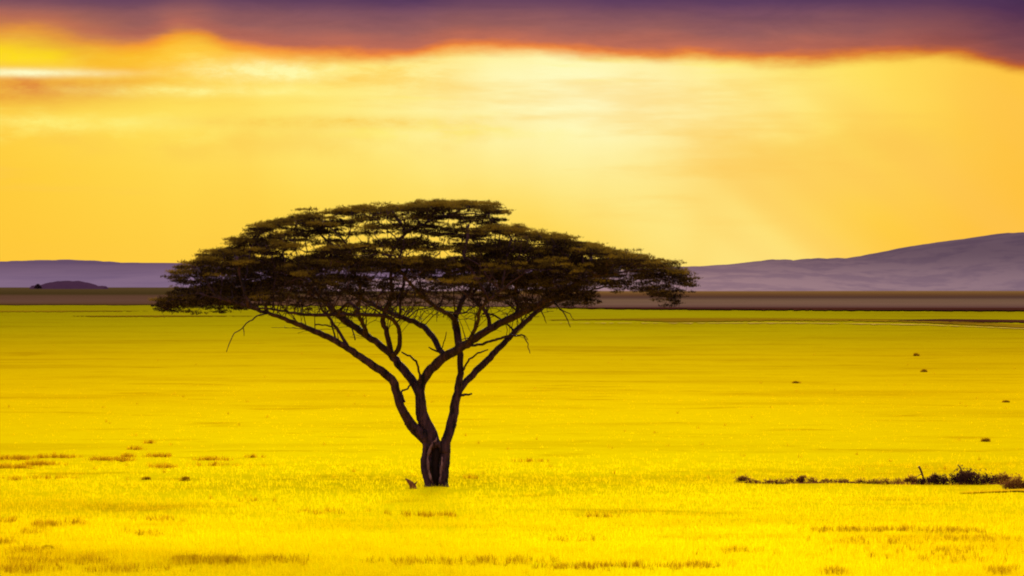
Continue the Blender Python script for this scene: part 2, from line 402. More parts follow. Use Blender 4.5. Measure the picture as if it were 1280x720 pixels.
sheet('scrub', [(-200, 389.8), (60, 390.2), (150, 389.6), (185, 389)], [(-200, 388.6), (60, 388.8), (185, 389)], .12, M_line, 160)
sheet('scrub', [(90, 395.2), (130, 396.4), (210, 396.2), (330, 395.4)], [(90, 395.1), (130, 395), (210, 394.8), (330, 395.3)], .12, M_line, 160)
sheet('scrub', [(680, 400.4), (790, 400.8), (840, 403.2), (900, 402.4), (960, 401.4), (1060, 401.6), (1150, 403.6), (1280, 410.5), (1500, 414)],
      [(680, 400.2), (790, 399), (860, 398.2), (960, 398.6), (1060, 399.2), (1150, 400.4), (1280, 406.5), (1500, 409)], .12, M_line, 220)
sheet('track', [(700, 404.6), (1000, 404.9), (1150, 406.8), (1290, 412.2)], [(700, 404.4), (1000, 404.2), (1150, 406.1), (1290, 411.6)], .12, M_pale, 120)
sheet('scrub', [(1110, 401), (1180, 402.6), (1300, 404)], [(1110, 400.9), (1180, 399.6), (1300, 401)], .16, M_dark, 60)

def hill(name, crest, yf, yc, yb, xr, mat, nx=2000, ny=26, rough=1.0):
    xs = np.linspace(xr[0], xr[1], nx)
    top = CH+(HZ-np.interp(xs, [c[0] for c in crest], [c[1] for c in crest]))/F*yc
    bump = np.zeros(nx)
    for k in range(1, 22): bump += np.sin(xs*.011*k*1.37+rng.uniform(0, 6.3))*rough/(k**.9)*rng.uniform(.3, 1)
    bump += np.convolve(rng.normal(0, rough*3.6, nx+4), np.ones(5)/5, 'valid')*np.clip(np.sin(xs*.02)+.6, .15, 1)
    V_ = []
    for j in range(ny):
        t = j/(ny-1); y = yf+(yb-yf)*t
        if y <= yc: h = math.sin((y-yf)/(yc-yf)*math.pi/2)**1.1
        else: h = math.cos((y-yc)/(yb-yc)*math.pi/2)
        for i in range(nx):
            g = (math.sin(xs[i]*.021+j*.5)+math.sin(xs[i]*.047-j*.9))*.025*h*(1-h)*4
            V_.append(((xs[i]-640)*yc/F, y+math.sin(xs[i]*.013)*(yc-yf)*.08*(1-t), max(-.2, (top[i]+bump[i])*(h+g))))
    f = [(j*nx+i, j*nx+i+1, j*nx+nx+i+1, j*nx+nx+i) for j in range(ny-1) for i in range(nx-1)]
    o = mesh_np(name, V_, f, mat, smooth=True); o['kind'] = 'structure'; return o
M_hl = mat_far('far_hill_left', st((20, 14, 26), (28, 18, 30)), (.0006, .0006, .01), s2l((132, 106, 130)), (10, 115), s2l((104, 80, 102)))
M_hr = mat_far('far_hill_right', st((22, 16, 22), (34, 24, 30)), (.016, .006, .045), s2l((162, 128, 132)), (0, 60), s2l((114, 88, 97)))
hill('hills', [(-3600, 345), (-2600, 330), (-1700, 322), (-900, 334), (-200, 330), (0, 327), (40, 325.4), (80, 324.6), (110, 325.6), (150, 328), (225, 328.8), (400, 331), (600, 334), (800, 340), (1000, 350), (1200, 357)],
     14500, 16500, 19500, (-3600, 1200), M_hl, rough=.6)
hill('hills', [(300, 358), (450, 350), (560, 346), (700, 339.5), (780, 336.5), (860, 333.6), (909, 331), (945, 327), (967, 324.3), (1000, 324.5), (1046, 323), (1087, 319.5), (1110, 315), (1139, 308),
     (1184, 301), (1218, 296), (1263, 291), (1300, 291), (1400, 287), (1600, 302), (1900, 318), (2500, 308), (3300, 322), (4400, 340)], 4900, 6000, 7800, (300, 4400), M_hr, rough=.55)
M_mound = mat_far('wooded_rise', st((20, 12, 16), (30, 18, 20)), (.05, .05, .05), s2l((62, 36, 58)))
hill('hill', [(40, 357.4), (52, 356), (62, 353), (75, 351), (98, 351), (110, 353), (122, 356.5), (132, 357.4)], 7950, 8000, 8060, (40, 132), M_mound, nx=80, ny=10, rough=.25)

# ---------------------------------------------------------------- the acacia
M_bark = mat_bark('acacia_bark', s2l((14, 5, 14)), s2l((72, 42, 58)))
M_rim = mat_bark('weathered_wood', s2l((58, 32, 44)), s2l((142, 98, 108)), 4.0)
M_hollow = mat_bark('hollow_wood', s2l((16, 6, 8)), s2l((34, 14, 20)))  # very dark wood tone for the piece filling the hollow
M_twig = mat_bark('twig_bark', s2l((26, 12, 22)), s2l((56, 30, 34)), 6)
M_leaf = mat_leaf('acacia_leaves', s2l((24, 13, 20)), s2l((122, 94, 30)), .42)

root = empty('acacia_tree', G(546, 608), 'tall flat-topped acacia tree with forked dark trunk standing alone in golden grass', 'tree')
root.location = (W(546, 608).x, D0, 0)
def path(rows, step=.16, gn=0.012):
    pts = [(*W(x, y, dy), r*D0/F) for x, y, r, dy in rows]
    c = catmull(pts, step)
    c[1:-1, :3] += rng.normal(0, gn, (len(c)-2, 3)); return c
A = [(541, 556, 8, .05), (532, 549, 8, 0), (524, 541, 7.5, 0), (512, 528, 6.3, -.1), (500, 505, 5.6, -.3), (493, 481, 5.6, -.4), (484, 469, 5.2, -.5), (460, 453, 4.6, -.8), (436, 436, 4.4, -1.1), (415, 424, 4, -1.4),
     (394, 414, 3.5, -1.7), (366, 403, 2.9, -2.1), (346, 395, 2.5, -2.4), (321, 387, 2.0, -2.8), (290, 377, 1.4, -3.1), (262, 371, 1, -3.3)]
B = [(541, 560, 9, .1), (540, 550, 8.8, .1), (534, 535, 8.6, .1), (527, 516, 7.6, .1), (526, 498, 6.8, .15), (526.5, 481, 6.4, .2), (533, 470, 6.2, .1), (543, 458, 6, -.1), (553, 448, 5.8, -.3),
     (567, 439, 5.4, -.6), (580, 432, 5.2, -.8), (600, 419, 5, -1.1), (623, 405, 4.9, -1.3), (644, 395, 4.6, -1.5), (665, 385, 4.3, -1.8), (685, 375, 3.7, -2), (702, 365, 3, -2.3), (722, 353, 2.3, -2.6), (748, 344, 1.6, -3), (780, 340, 1, -3.2)]
C = [(527, 505, 5, .3), (522, 488, 5.4, .5), (513, 473, 5.4, .7), (501, 458, 5.2, .9), (491, 446, 4.8, 1.1), (477, 432.5, 4.6, 1.4), (460, 420, 4.5, 1.8), (442, 408, 4.2, 2.1), (422, 394, 3.6, 2.5), (405, 377, 3.1, 2.8),
     (391, 362, 2.6, 3.1), (375, 353, 2, 3.4), (352, 344, 1.5, 3.6), (325, 335, 1, 3.8)]
Dl = [(491, 446, 4, 1.1), (486, 430, 3.6, 1), (482, 412, 3.1, .9), (479, 401, 3, .8), (483, 386, 2.9, .6), (490, 368, 2.6, .4), (489, 345, 2.3, .2), (488, 321, 2.2, 0), (496, 306, 2, -.1), (507, 291, 1.9, -.1), (524, 283, 1.4, -.3), (545, 273, 1, -.5)]
E = [(492, 444, 3.4, 1), (499, 434, 3, .6), (500, 415, 2.8, 0), (495, 404, 2.6, -.5), (483, 395.5, 2.4, -1), (461, 393.5, 2.4, -1.6), (432, 393, 2.2, -2.2), (400, 394, 2.0, -2.8), (372, 392, 1.7, -3.3), (340, 387, 1.2, -3.8), (310, 383, .9, -4.1)]
Fl = [(556, 446, 4.2, -.2), (549, 436, 3.8, .4), (542, 423, 3.7, 1), (530, 409, 3.5, 1.7), (517, 402, 3.3, 2.2), (500, 396, 3.2, 2.6), (487, 391, 2.9, 3), (461, 378, 2.4, 3.6), (435, 365, 1.9, 4.2), (405, 352, 1.3, 4.6)]
Gl = [(556, 566, 7, 0), (557, 554, 6.6, 0), (561, 543, 6.3, 0), (566, 523, 5.9, .1), (569, 502, 5.6, .2), (573, 485, 5.0, .2), (575.5, 467, 4.2, .1), (575, 450, 4.1, 0), (573.5, 432, 4.6, .1), (571, 412, 4.6, .3), (569, 398, 4, .5), (573, 388, 3.4, .7),
      (579, 374, 3, 1), (590, 360, 2.6, 1.5), (596, 340, 2.1, 2), (606, 322, 1.6, 2.4), (622, 308, 1.1, 2.7)]
G2 = [(571, 404, 3.4, .3), (563, 394, 2.9, 0), (549, 386, 2.7, -.6), (532, 373, 2.5, -1.2), (520, 362, 2.1, -1.8), (508, 349, 1.7, -2.4), (500, 337, 1.1, -2.8)]
H = [(571, 494, 5, .2), (575, 486, 4.8, .3), (583, 477, 4.5, .6), (595, 464, 4.3, 1), (609, 450, 4.1, 1.4), (623, 436, 3.9, 1.8), (637, 422, 3.7, 2.2), (651, 408, 3.3, 2.7), (665, 395, 3, 3.1), (676, 385, 2.6, 3.4), (698, 376, 2, 3.8), (728, 366, 1.4, 4.2), (765, 356, .9, 4.6)]
I = [(580, 433, 2, -.8), (597, 431, 1.8, -1.2), (616, 426, 1.7, -1.7), (635, 420.5, 1.6, -2.2), (652, 418.5, 1.2, -2.6)]
J = [(580, 432, 3, -.8), (590, 419, 2.6, -1.4), (597, 402, 2.2, -2.2), (600, 388, 2, -3), (612, 374, 1.6, -3.8), (630, 362, 1.1, -4.5)]
K = [(612, 412, 2.8, -1.2), (611, 398, 2.4, -1.1), (603, 384, 2.2, -.9), (590, 372, 2, -.6), (600, 356, 1.6, -.4), (620, 340, 1.2, -.2), (640, 322, .9, 0)]
Lm = [(644, 395, 2.6, -1.5), (648, 383, 2.3, -1.3), (642, 368, 2, -1), (652, 352, 1.7, -.6), (672, 334, 1.3, -.2), (694, 322, .9, .2)]
M2 = [(460, 420, 2.6, 1.8), (452, 402, 2.4, 1.2), (446, 385, 2.2, .6), (452, 368, 2, 0), (447, 350, 1.7, -.5), (438, 332, 1.4, -1), (440, 316, 1.1, -1.3)]
N2 = [(436, 436, 2.3, -1.1), (425, 417, 1.9, -1), (413, 400, 1.7, -1), (407, 392, 1.5, -1), (396, 375, 1.1, -1)]
limbs = [A, B, C, Dl, E, Fl, Gl, G2, H, J, K, Lm, M2, N2]
paths = [path(p) for p in limbs]
# trunk: two fused stems round an open hollow
mb = MB()
T = lambda rows, gn=.012: path(rows, .07, gn)
mb.tube(T([(536.5, 614, 4.6, -.12), (536.5, 607, 4.4, -.12), (534, 598, 4.8, -.1), (531, 586, 5.2, -.05), (530.5, 574, 4.6, -.05), (533, 560, 5.2, 0), (534, 548, 7.5, 0), (530, 540, 7.5, 0)]), 14, .10)
for fx in ((533, 613, 531, 616), (558, 613, 561, 616)):     # root flare
    mb.tube(T([(fx[0]+(545-fx[0])*.3, 600, 3.2, -.05), (fx[0], 607.5, 2.8, -.15), (fx[2], 611.5, 1.8, -.3), (fx[2]+(fx[2]-fx[0])*.6, 616, .8, -.4)]), 10, .1)
mb.tube(T([(533, 590, 3.6, .1), (528.5, 580, 3.8, .05), (529.5, 570, 3.5, .0), (533, 560, 3, 0)]), 10, .10)
mb.tube(T([(554.5, 614, 5.6, 0), (554.5, 607, 5.4, 0), (555.5, 592, 5.8, 0), (556.5, 575, 6.2, 0), (557, 560, 6.3, 0), (558, 550, 6.3, 0), (562, 540, 6, 0), (566, 523, 5.7, .1), (569, 502, 5.4, .2)]), 14, .10)
mb.tube(T([(545, 614, 7.5, .30), (545, 600, 8, .30), (543, 580, 8.5, .34), (543, 562, 8.5, .30), (542, 552, 8, .15), (539, 545, 8.2, .1), (533, 532, 7.8, .1), (527, 516, 7.2, .1), (526, 500, 6.4, .15)]), 16, .08)
mb.tube(T([(534, 562, 4, -.1), (539, 556, 4, -.1), (545, 553.5, 3.6, -.08), (550, 556, 3.6, -.05), (554, 562, 3.6, -.02)]), 10, .08)
mb.tube(T([(533, 549, 7.4, 0), (524, 541, 7, 0), (512, 528, 6, -.1), (502, 510, 5.2, -.3)]), 12, .1)
trunk = mb.build('trunk', M_bark, root)
bpy.context.view_layer.objects.active = trunk
rm = trunk.modifiers.new('fuse', 'REMESH'); rm.mode = 'VOXEL'; rm.voxel_size = .022; rm.use_smooth_shade = True
sm = trunk.modifiers.new('ease', 'SMOOTH'); sm.factor = .5; sm.iterations = 3
tx = bpy.data.textures.new('bark_relief', 'CLOUDS'); tx.noise_scale = .10; tx.noise_depth = 3
dm = trunk.modifiers.new('relief', 'DISPLACE'); dm.texture = tx; dm.strength = .045; dm.mid_level = .5
mb = MB(); mb.tube(T([(545.5, 605, 3.2, .14), (544.5, 594, 5.2, .10), (544, 582, 5.4, .10), (545, 570, 5, .08), (545.5, 560, 2.6, .06)]), 12, .06); mb.build('hollow', M_hollow, trunk).location = (0, 0, 0)
tr_h = trunk.children[0]; tr_h.parent = trunk
mb = MB()
mb.tube(T([(540.5, 603, .6, -.24), (538, 596, 1.7, -.26), (535.5, 588, 1.1, -.26), (534.8, 580, 1.9, -.25), (534.4, 573, 1.2, -.22), (536, 565, 2.0, -.18), (538.5, 559, 1.3, -.18), (541, 554, 1.5, -.16), (545, 550.5, 1.0, -.13), (546, 546, .5, -.1)], .008), 8, .2)
mb.tube(T([(549.5, 604, 1.8, -.10), (550.6, 596, 1.1, -.14), (551.4, 587, 1.9, -.14), (552.6, 579, 1.3, -.15), (552.4, 571, .8, -.14)], .008), 8, .2)
mb.build('hollow_rim', M_rim, trunk)
for ch in list(trunk.children):            # built in world coordinates: bring them into the trunk's frame
    for v_ in ch.data.vertices: v_.co -= root.location
for p, rows in zip(paths, limbs):
    mb = MB(); mb.tube(p, 10, .12); mb.build('limb', M_bark, root)
dead = [I, [(652, 418.5, 1.0, -2.6), (658, 425, .7, -2.7), (661, 434, .6, -2.7), (662.5, 442, .4, -2.8)], [(650, 419, .8, -2.6), (657, 419, .6, -2.9), (659.5, 424, .4, -3)],
    [(575, 494, 2, .2), (582, 493, 1.7, 0), (590, 492, 1.1, -.1)],
    [(577, 468, 1.6, .1), (581, 458, 1.4, -.2), (590, 447, 1.3, -.6), (601, 440, 1.1, -.9), (610, 437, .7, -1.1)],
    [(523, 486, 2, .4), (524, 472, 1.6, -.1), (523, 458, 1.5, -.4), (516, 447, 1.3, -.8), (502, 440, 1.0, -1.1)],
    [(506, 503, 1.4, -.3), (502, 490, 1.3, -.2), (509, 486, 1.2, .1), (517, 476, 1, .4)],
    [(340, 392, 1.1, -2.6), (326, 394, 1.0, -2.8), (312, 402, .85, -3.2), (301, 411, .7, -3.3), (291, 420, .6, -3.3), (286, 431, .5, -3.4), (283, 440, .35, -3.4)], [(304, 409, .6, -3.3), (304.5, 415, .5, -3.3), (305, 420, .35, -3.3)],
    [(444, 425, .9, -1), (441, 412, .8, -.9), (441, 402, .6, -.8)], [(455, 419, .8, 1.6), (454, 408, .6, 1.4), (455, 398, .5, 1.2)],
    [(394, 406, 1, -1.8), (403, 406, .9, -1.6), (416, 409, .8, -1.3)], [(548, 440, 1.2, .2), (541, 437, 1, .1), (536, 434, .8, 0)],
    [(690, 376, 1.1, -2), (700, 386, .8, -2.4), (708, 397, .7, -2.6), (713, 409, .4, -2.7)], [(700, 386, .7, -2.4), (712, 392, .5, -2.6), (718, 400, .3, -2.7)],
    [(676, 386, 1, 3), (680, 396, .7, 3), (683, 404, .4, 3)], [(552, 436, .8, 0), (556, 424, .7, -.3), (558, 415, .5, -.5)]]
for r_ in dead:
    mb = MB(); mb.tube(path(r_, .12, .015), 6, .1); mb.build('dead_twig', M_bark, root)

# foliage layers: (x, row, half width, thickness, copies through the depth, depth range, density)
pads = [
 (370, 301, 28, 4, 3, 4, .7), (410, 299, 26, 4, 2, 4, .6), (470, 284, 28, 4, 2, 4, .6), (505, 283, 28, 4, 3, 4, .6), (530, 280, 28, 4, 2, 4, .6), (340, 306, 26, 4, 3, 4, .7), (590, 295, 26, 4, 3, 4, .8), (385, 283, 24, 4, 3, 3, .7),
 # crest
 (395, 270, 26, 5, 3, 2.2, 1), (425, 264, 28, 5, 3, 2.6, 1), (462, 262, 30, 5, 3, 3, 1), (500, 260, 32, 5, 4, 3, 1), (540, 257, 32, 6, 4, 3, 1.1), (575, 255, 28, 6, 4, 3, 1.2), (603, 257, 22, 6, 3, 3, 1.2), (618, 265, 16, 5, 3, 2.6, 1.2),
 (320, 288, 20, 5, 3, 2.2, 1), (342, 281, 24, 6, 4, 2.6, 1.1), (368, 276, 26, 5, 3, 3, 1), (395, 278, 26, 4, 3, 3.4, .8),
 (440, 277, 30, 4, 3, 3.5, .7), (500, 272, 30, 4, 2, 4, .6), (560, 269, 34, 4, 3, 4, .8), (604, 274, 26, 5, 3, 4, 1),
 # second tier
 (300, 303, 18, 6, 4, 3, 1.1), (325, 299, 24, 5, 3, 3.6, 1), (355, 293, 26, 5, 3, 4, .9), (385, 291, 24, 4, 2, 4, .7), (415, 287, 26, 4, 2, 4, .6), (448, 291, 22, 3, 2, 4, .5),
 (540, 292, 26, 4, 3, 4.4, .7), (575, 285, 28, 5, 3, 4.6, .8), (608, 288, 26, 5, 3, 4.6, .9), (636, 286, 22, 6, 4, 4, 1.2), (655, 292, 22, 6, 4, 4, 1.2),
 (682, 297, 22, 6, 4, 4, 1.2), (706, 301, 22, 5, 4, 3.6, 1.2), (728, 306, 20, 5, 3, 3.4, 1),
 # third tier
 (272, 318, 22, 6, 4, 3.4, 1.1), (252, 328, 20, 6, 4, 3.2, 1.1), (290, 316, 26, 6, 3, 4, 1), (318, 314, 26, 5, 3, 4.6, .9), (345, 312, 26, 5, 2, 5, .8),
 (420, 312, 28, 6, 3, 5.2, 1), (455, 309, 30, 6, 4, 5.2, 1), (490, 305, 30, 6, 3, 5, 1), (520, 303, 26, 5, 3, 5, .9), (560, 310, 30, 5, 2, 5.2, .8), (596, 306, 30, 5, 3, 5, .9), (630, 308, 34, 6, 4, 5, 1.1),
 (668, 312, 34, 6, 4, 5, 1.1), (706, 312, 32, 6, 4, 4.8, 1.1), (742, 311, 26, 6, 4, 4.2, 1.1), (770, 319, 26, 5, 4, 4, 1.1), (798, 324, 24, 5, 4, 3.4, 1.1), (822, 331, 20, 5, 4, 3, 1.1), (840, 337, 16, 5, 3, 2.4, 1.1), (852, 343, 12, 5, 3, 1.8, 1.1),
 # fourth tier, darkest
 (232, 338, 18, 5, 3, 2.8, 1), (225, 347, 16, 4, 3, 2.4, 1), (262, 340, 26, 6, 4, 4.2, 1), (295, 332, 30, 7, 4, 5, 1.1), (330, 332, 32, 7, 4, 5.4, 1.1), (365, 330, 32, 7, 4, 5.6, 1.1), (400, 326, 32, 7, 4, 5.6, 1.1), (435, 325, 30, 6, 3, 5.8, 1),
 (475, 330, 32, 6, 4, 5.8, 1), (512, 330, 32, 6, 4, 5.8, 1), (548, 330, 32, 6, 4, 5.6, 1), (585, 327, 32, 6, 4, 5.6, 1), (625, 326, 34, 7, 4, 5.6, 1.1), (662, 328, 34, 8, 5, 5.4, 1.1), (700, 330, 34, 8, 5, 5, 1.1), (738, 331, 32, 8, 5, 4.6, 1.1), (775, 333, 28, 7, 4, 4, 1.1), (808, 338, 24, 6, 3, 3.4, 1),
 (845, 348, 14, 5, 3, 2, 1), (857, 353, 8, 4, 2, 1.4, 1),
 # fifth tier and lower lobes
 (300, 350, 34, 7, 3, 5, .9), (340, 350, 34, 8, 3, 5.4, 1), (380, 347, 32, 7, 3, 5.8, 1), (412, 345, 28, 6, 3, 5.8, .9), (450, 347, 26, 4, 2, 5.8, .6), (520, 343, 34, 5, 2, 5.6, .6), (580, 345, 34, 6, 3, 5.6, .7), (622, 346, 34, 6, 3, 5.4, .9), (660, 347, 34, 7, 4, 5, 1), (700, 348, 34, 6, 3, 4.8, .9), (745, 347, 30, 6, 3, 4.4, .9), (785, 350, 24, 5, 2, 3.6, .7),
 (820, 355, 20, 4, 2, 2.6, .8), (832, 366, 15, 5, 3, 2, 1), (842, 371, 9, 4, 2, 1.4, 1), (806, 362, 18, 3, 2, 2.6, .6),
 (262, 360, 24, 6, 4, 3.6, 1.1), (240, 366, 22, 6, 4, 3.2, 1.1), (218, 373, 20, 6, 4, 2.8, 1.2), (203, 380, 12, 6, 3, 2, 1.2), (290, 364, 34, 7, 4, 4.2, .9), (325, 364, 34, 6, 3, 4.6, .9), (360, 362, 32, 5, 2, 5, .8), (395, 362, 26, 5, 2, 5, .7),
 (250, 377, 26, 5, 3, 3.2, 1), (285, 377, 28, 4, 3, 3.6, .8), (220, 381, 18, 4, 3, 2.4, 1), (320, 378, 26, 3, 2, 4, .5), (365, 376, 26, 3, 1, 4, .4), (470, 366, 26, 3, 1, 4.6, .4), (545, 358, 28, 3, 2, 4.6, .4), (600, 362, 28, 4, 2, 4.6, .5),
 (640, 364, 26, 4, 2, 4.4, .6), (480, 352, 26, 4, 3, 5, .45), (440, 358, 30, 4, 3, 5, .5), (515, 366, 30, 3, 3, 5, .35), (560, 372, 26, 3, 2, 4.4, .35), (575, 356, 30, 4, 3, 5, .45), (620, 356, 28, 5, 3, 5, .55), (395, 372, 30, 4, 2, 4.6, .4), (650, 374, 28, 3, 2, 4, .5), (690, 362, 30, 5, 3, 4.2, .8), (728, 362, 26, 4, 2, 3.6, .7), (735, 372, 18, 3, 2, 3, .6), (700, 374, 16, 3, 1, 3, .5), (610, 378, 18, 2, 1, 3.6, .3), (500, 380, 20, 2, 1, 3.6, .3), (440, 385, 20, 2, 1, 3.6, .3)]
spr_c = []; spr_a = []; spr_s = []
sc = D0/F
for (px, py, hw, th, cp, dr, dens) in pads:
    for k in range(cp):
        dy = ((k+.5)/cp*2-1)*dr+rng.uniform(-1, 1)*dr/cp
        x = px+rng.uniform(-.3, .3)*hw; y = py+1.0+float(np.clip(rng.normal(0, 1), -1.6, 1.6))*(2.0+2.2*min(1, max(0, (py-290)/40)))*min(1, hw/30)**1.5+(abs(dy)*.5)
        c = np.array(W(x, y, dy)); a = hw*sc*rng.uniform(.8, 1.1); b = a*rng.uniform(.8, 1.2)
        n = int((14.5+6*min(1, max(0, (py-295)/30)))*a*b*dens*rng.uniform(.8, 1.2))+2
        tl = rng.uniform(-.06, .06)
        cx = (px-540)/330.0
        for _ in range(n):
            r = math.sqrt(rng.uniform(0, 1)); t = rng.uniform(0, 6.283)
            ox, oy = math.cos(t)*r*a, math.sin(t)*r*b
            oz = th*sc*(1-r*r)*.7-cx*ox*.26+tl*oy+rng.normal(0, .065+.035*min(1, max(0, (py-310)/50)))
            if rng.uniform() < .14: oz -= rng.uniform(.05, .30)
            spr_c.append(c+np.array((ox, oy, oz))); spr_s.append(rng.uniform(.20, .40)*(1-.2*r))
spr_c = np.array(spr_c); spr_s = np.array(spr_s)
print('sprays', len(spr_c))
# leaf tufts in every spray
nt_ = 18
ang = rng.uniform(0, 6.283, (len(spr_c), nt_)); rad = np.sqrt(rng.uniform(0, 1, (len(spr_c), nt_)))*spr_s[:, None]*1.25
tuft = np.stack([spr_c[:, None, 0]+np.cos(ang)*rad, spr_c[:, None, 1]+np.sin(ang)*rad, spr_c[:, None, 2]+rng.normal(0, .022, ang.shape)-rad*.10], -1).reshape(-1, 3)
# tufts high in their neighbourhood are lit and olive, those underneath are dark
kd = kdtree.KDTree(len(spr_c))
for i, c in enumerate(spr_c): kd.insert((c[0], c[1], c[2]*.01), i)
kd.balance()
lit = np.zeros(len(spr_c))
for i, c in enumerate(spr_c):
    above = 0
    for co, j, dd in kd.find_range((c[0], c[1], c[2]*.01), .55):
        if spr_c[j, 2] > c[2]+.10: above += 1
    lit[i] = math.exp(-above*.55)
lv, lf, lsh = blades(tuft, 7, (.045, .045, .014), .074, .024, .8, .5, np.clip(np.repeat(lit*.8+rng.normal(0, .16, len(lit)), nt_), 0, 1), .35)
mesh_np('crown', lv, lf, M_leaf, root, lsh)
print('leaves', len(lf))

# branches that carry the sprays: grown from the traced limbs towards the foliage
nodes = []; parent = []; kids = {}
for p in paths:
    prev = -1
    c0 = p[:, :3]
    for i in range(0, len(p), 1):
        if p[i, 2] < CH+(HZ-428)*sc: continue
        nodes.append(c0[i]); parent.append(-2)
nroot = len(nodes); nodes = [np.array(n) for n in nodes]
att = spr_c[rng.permutation(len(spr_c))[:4200]].copy(); att[:, 2] -= .03
ex_t = []                                   # bare fine twigs that fill the underside of the umbrella
for _ in range(1500):
    x = rng.uniform(290, 740); e_ = (x-520)/240; y = rng.uniform(338, 402-22*e_*e_); ex_t.append(W(x, y, rng.uniform(-4, 4)*(1-.4*e_*e_)))
att = np.vstack([att, np.array([tuple(q) for q in ex_t])])
alive = np.ones(len(att), bool); step = .24
nearest = np.full(len(att), -1); ndist = np.full(len(att), 1e9)
new_start = 0
for it in range(90):
    if new_start < len(nodes):
        nn = np.array(nodes[new_start:])
        for s0 in range(0, len(nn), 400):
            d = np.linalg.norm(att[:, None]-nn[None, s0:s0+400], axis=2); j = d.argmin(1); dm_ = d[np.arange(len(att)), j]
            up = dm_ < ndist; nearest[up] = j[up]+new_start+s0; ndist[up] = dm_[up]
    new_start = len(nodes)
    alive &= ndist > .20
    if not alive.any(): break
    pull = {}
    for a_i in np.nonzero(alive)[0]:
        if ndist[a_i] > 5.5: continue
        v_ = att[a_i]-nodes[nearest[a_i]]; pull.setdefault(nearest[a_i], []).append(v_/np.linalg.norm(v_)/(0.4+ndist[a_i]))
    if not pull: break
    for n_i, vs in pull.items():
        v_ = np.sum(vs, axis=0); l_ = np.linalg.norm(v_)
        if l_ < 1e-6: continue
        v_ = v_/l_+rng.normal(0, .09, 3); v_ /= np.linalg.norm(v_)
        nodes.append(nodes[n_i]+v_*step); parent.append(n_i)
nodes = np.array(nodes); parent = np.array(parent); n_all = len(nodes)
print('branch nodes', n_all)
rad = np.zeros(n_all); ch_ = [[] for _ in range(n_all)]
for i in range(nroot, n_all): ch_[parent[i]].append(i)
ex = 2.6; tip = .0095
acc = np.zeros(n_all)
for i in range(n_all-1, nroot-1, -1):
    if acc[i] == 0: acc[i] = tip**ex
    acc[parent[i]] += acc[i]
rad = np.minimum(acc**(1/ex), .065)
mb = MB(); used = np.zeros(n_all, bool)
for i in range(n_all):
    for c in ch_[i]:
        if used[c]: continue
        if i >= nroot and c == max(ch_[i], key=lambda q: acc[q]) and used[i] and False: continue
starts = []
for i in range(n_all):
    if not ch_[i]: continue
    main = max(ch_[i], key=lambda q: acc[q])
    for c in ch_[i]:
        if i < nroot or c != main: starts.append((i, c))
for s_, c in starts:
    chain = [s_, c]
    while ch_[chain[-1]]: chain.append(max(ch_[chain[-1]], key=lambda q: acc[q]))
    pts = np.array([(*nodes[k], max(rad[k] if k >= nroot else rad[chain[1]], tip*.8)) for k in chain]); pts[0, 3] = pts[1, 3]
    mb.tube(pts, 5 if pts[0, 3] < .03 else 7)
for p in paths:                              # straight ascending side branches that open like fans below the foliage
    L_ = len(p)
    for i in range(L_):
        row = HZ-(p[i, 2]-CH)*F/p[i, 1]
        if row > 432 or row < 335 or rng.uniform() > .42: continue
        tg = p[min(i+2, L_-1), :3]-p[max(i-2, 0), :3]; tg /= np.linalg.norm(tg)+1e-9
        d = tg*.75+np.array((rng.normal(0, .45), rng.normal(0, .6), abs(rng.normal(.45, .3)))); d /= np.linalg.norm(d)
        c = p[i, :3].copy(); r0 = min(p[i, 3]*.5, rng.uniform(.014, .034)); n_ = int(rng.uniform(5, 12)); pts = [(*c, r0)]
        for k in range(n_):
            d = d+rng.normal(0, .08, 3)+np.array((0, 0, -.02)); d /= np.linalg.norm(d); c = c+d*.16
            if HZ-(c[2]-CH)*F/c[1] < 318: break
            pts.append((*c, r0*(1-.75*(k+1)/n_)))
            if k > 1 and rng.uniform() < .45:
                e_ = d+rng.normal(0, .55, 3); e_ /= np.linalg.norm(e_); q = [(*c, r0*.45)]; cc_ = c.copy()
                for _ in range(int(rng.uniform(2, 6))): e_ = e_+rng.normal(0, .1, 3); e_ /= np.linalg.norm(e_); cc_ = cc_+e_*.13; q.append((*cc_, max(.006, r0*.3)))
                mb.tube(q, 5)
        if len(pts) > 1: mb.tube(pts, 6)
br = mb.build('twigs', M_bark, root); br['kind'] = 'stuff'
# fine stray twigs hanging under the crown's rim
mb = MB(); low = spr_c[rng.permutation(len(spr_c))[:420]]
for c in low:
    p = c.copy(); d = rng.normal(0, 1, 3); d[2] = -abs(d[2])*.8; d /= np.linalg.norm(d); pts = [(*p, .006)]
    for k in range(4):
        d = d+rng.normal(0, .35, 3); d /= np.linalg.norm(d); p = p+d*rng.uniform(.06, .13); pts.append((*p, .006-.001*k))
    mb.tube(pts, 4)
mb.build('twigs', M_twig, root)['kind'] = 'stuff'

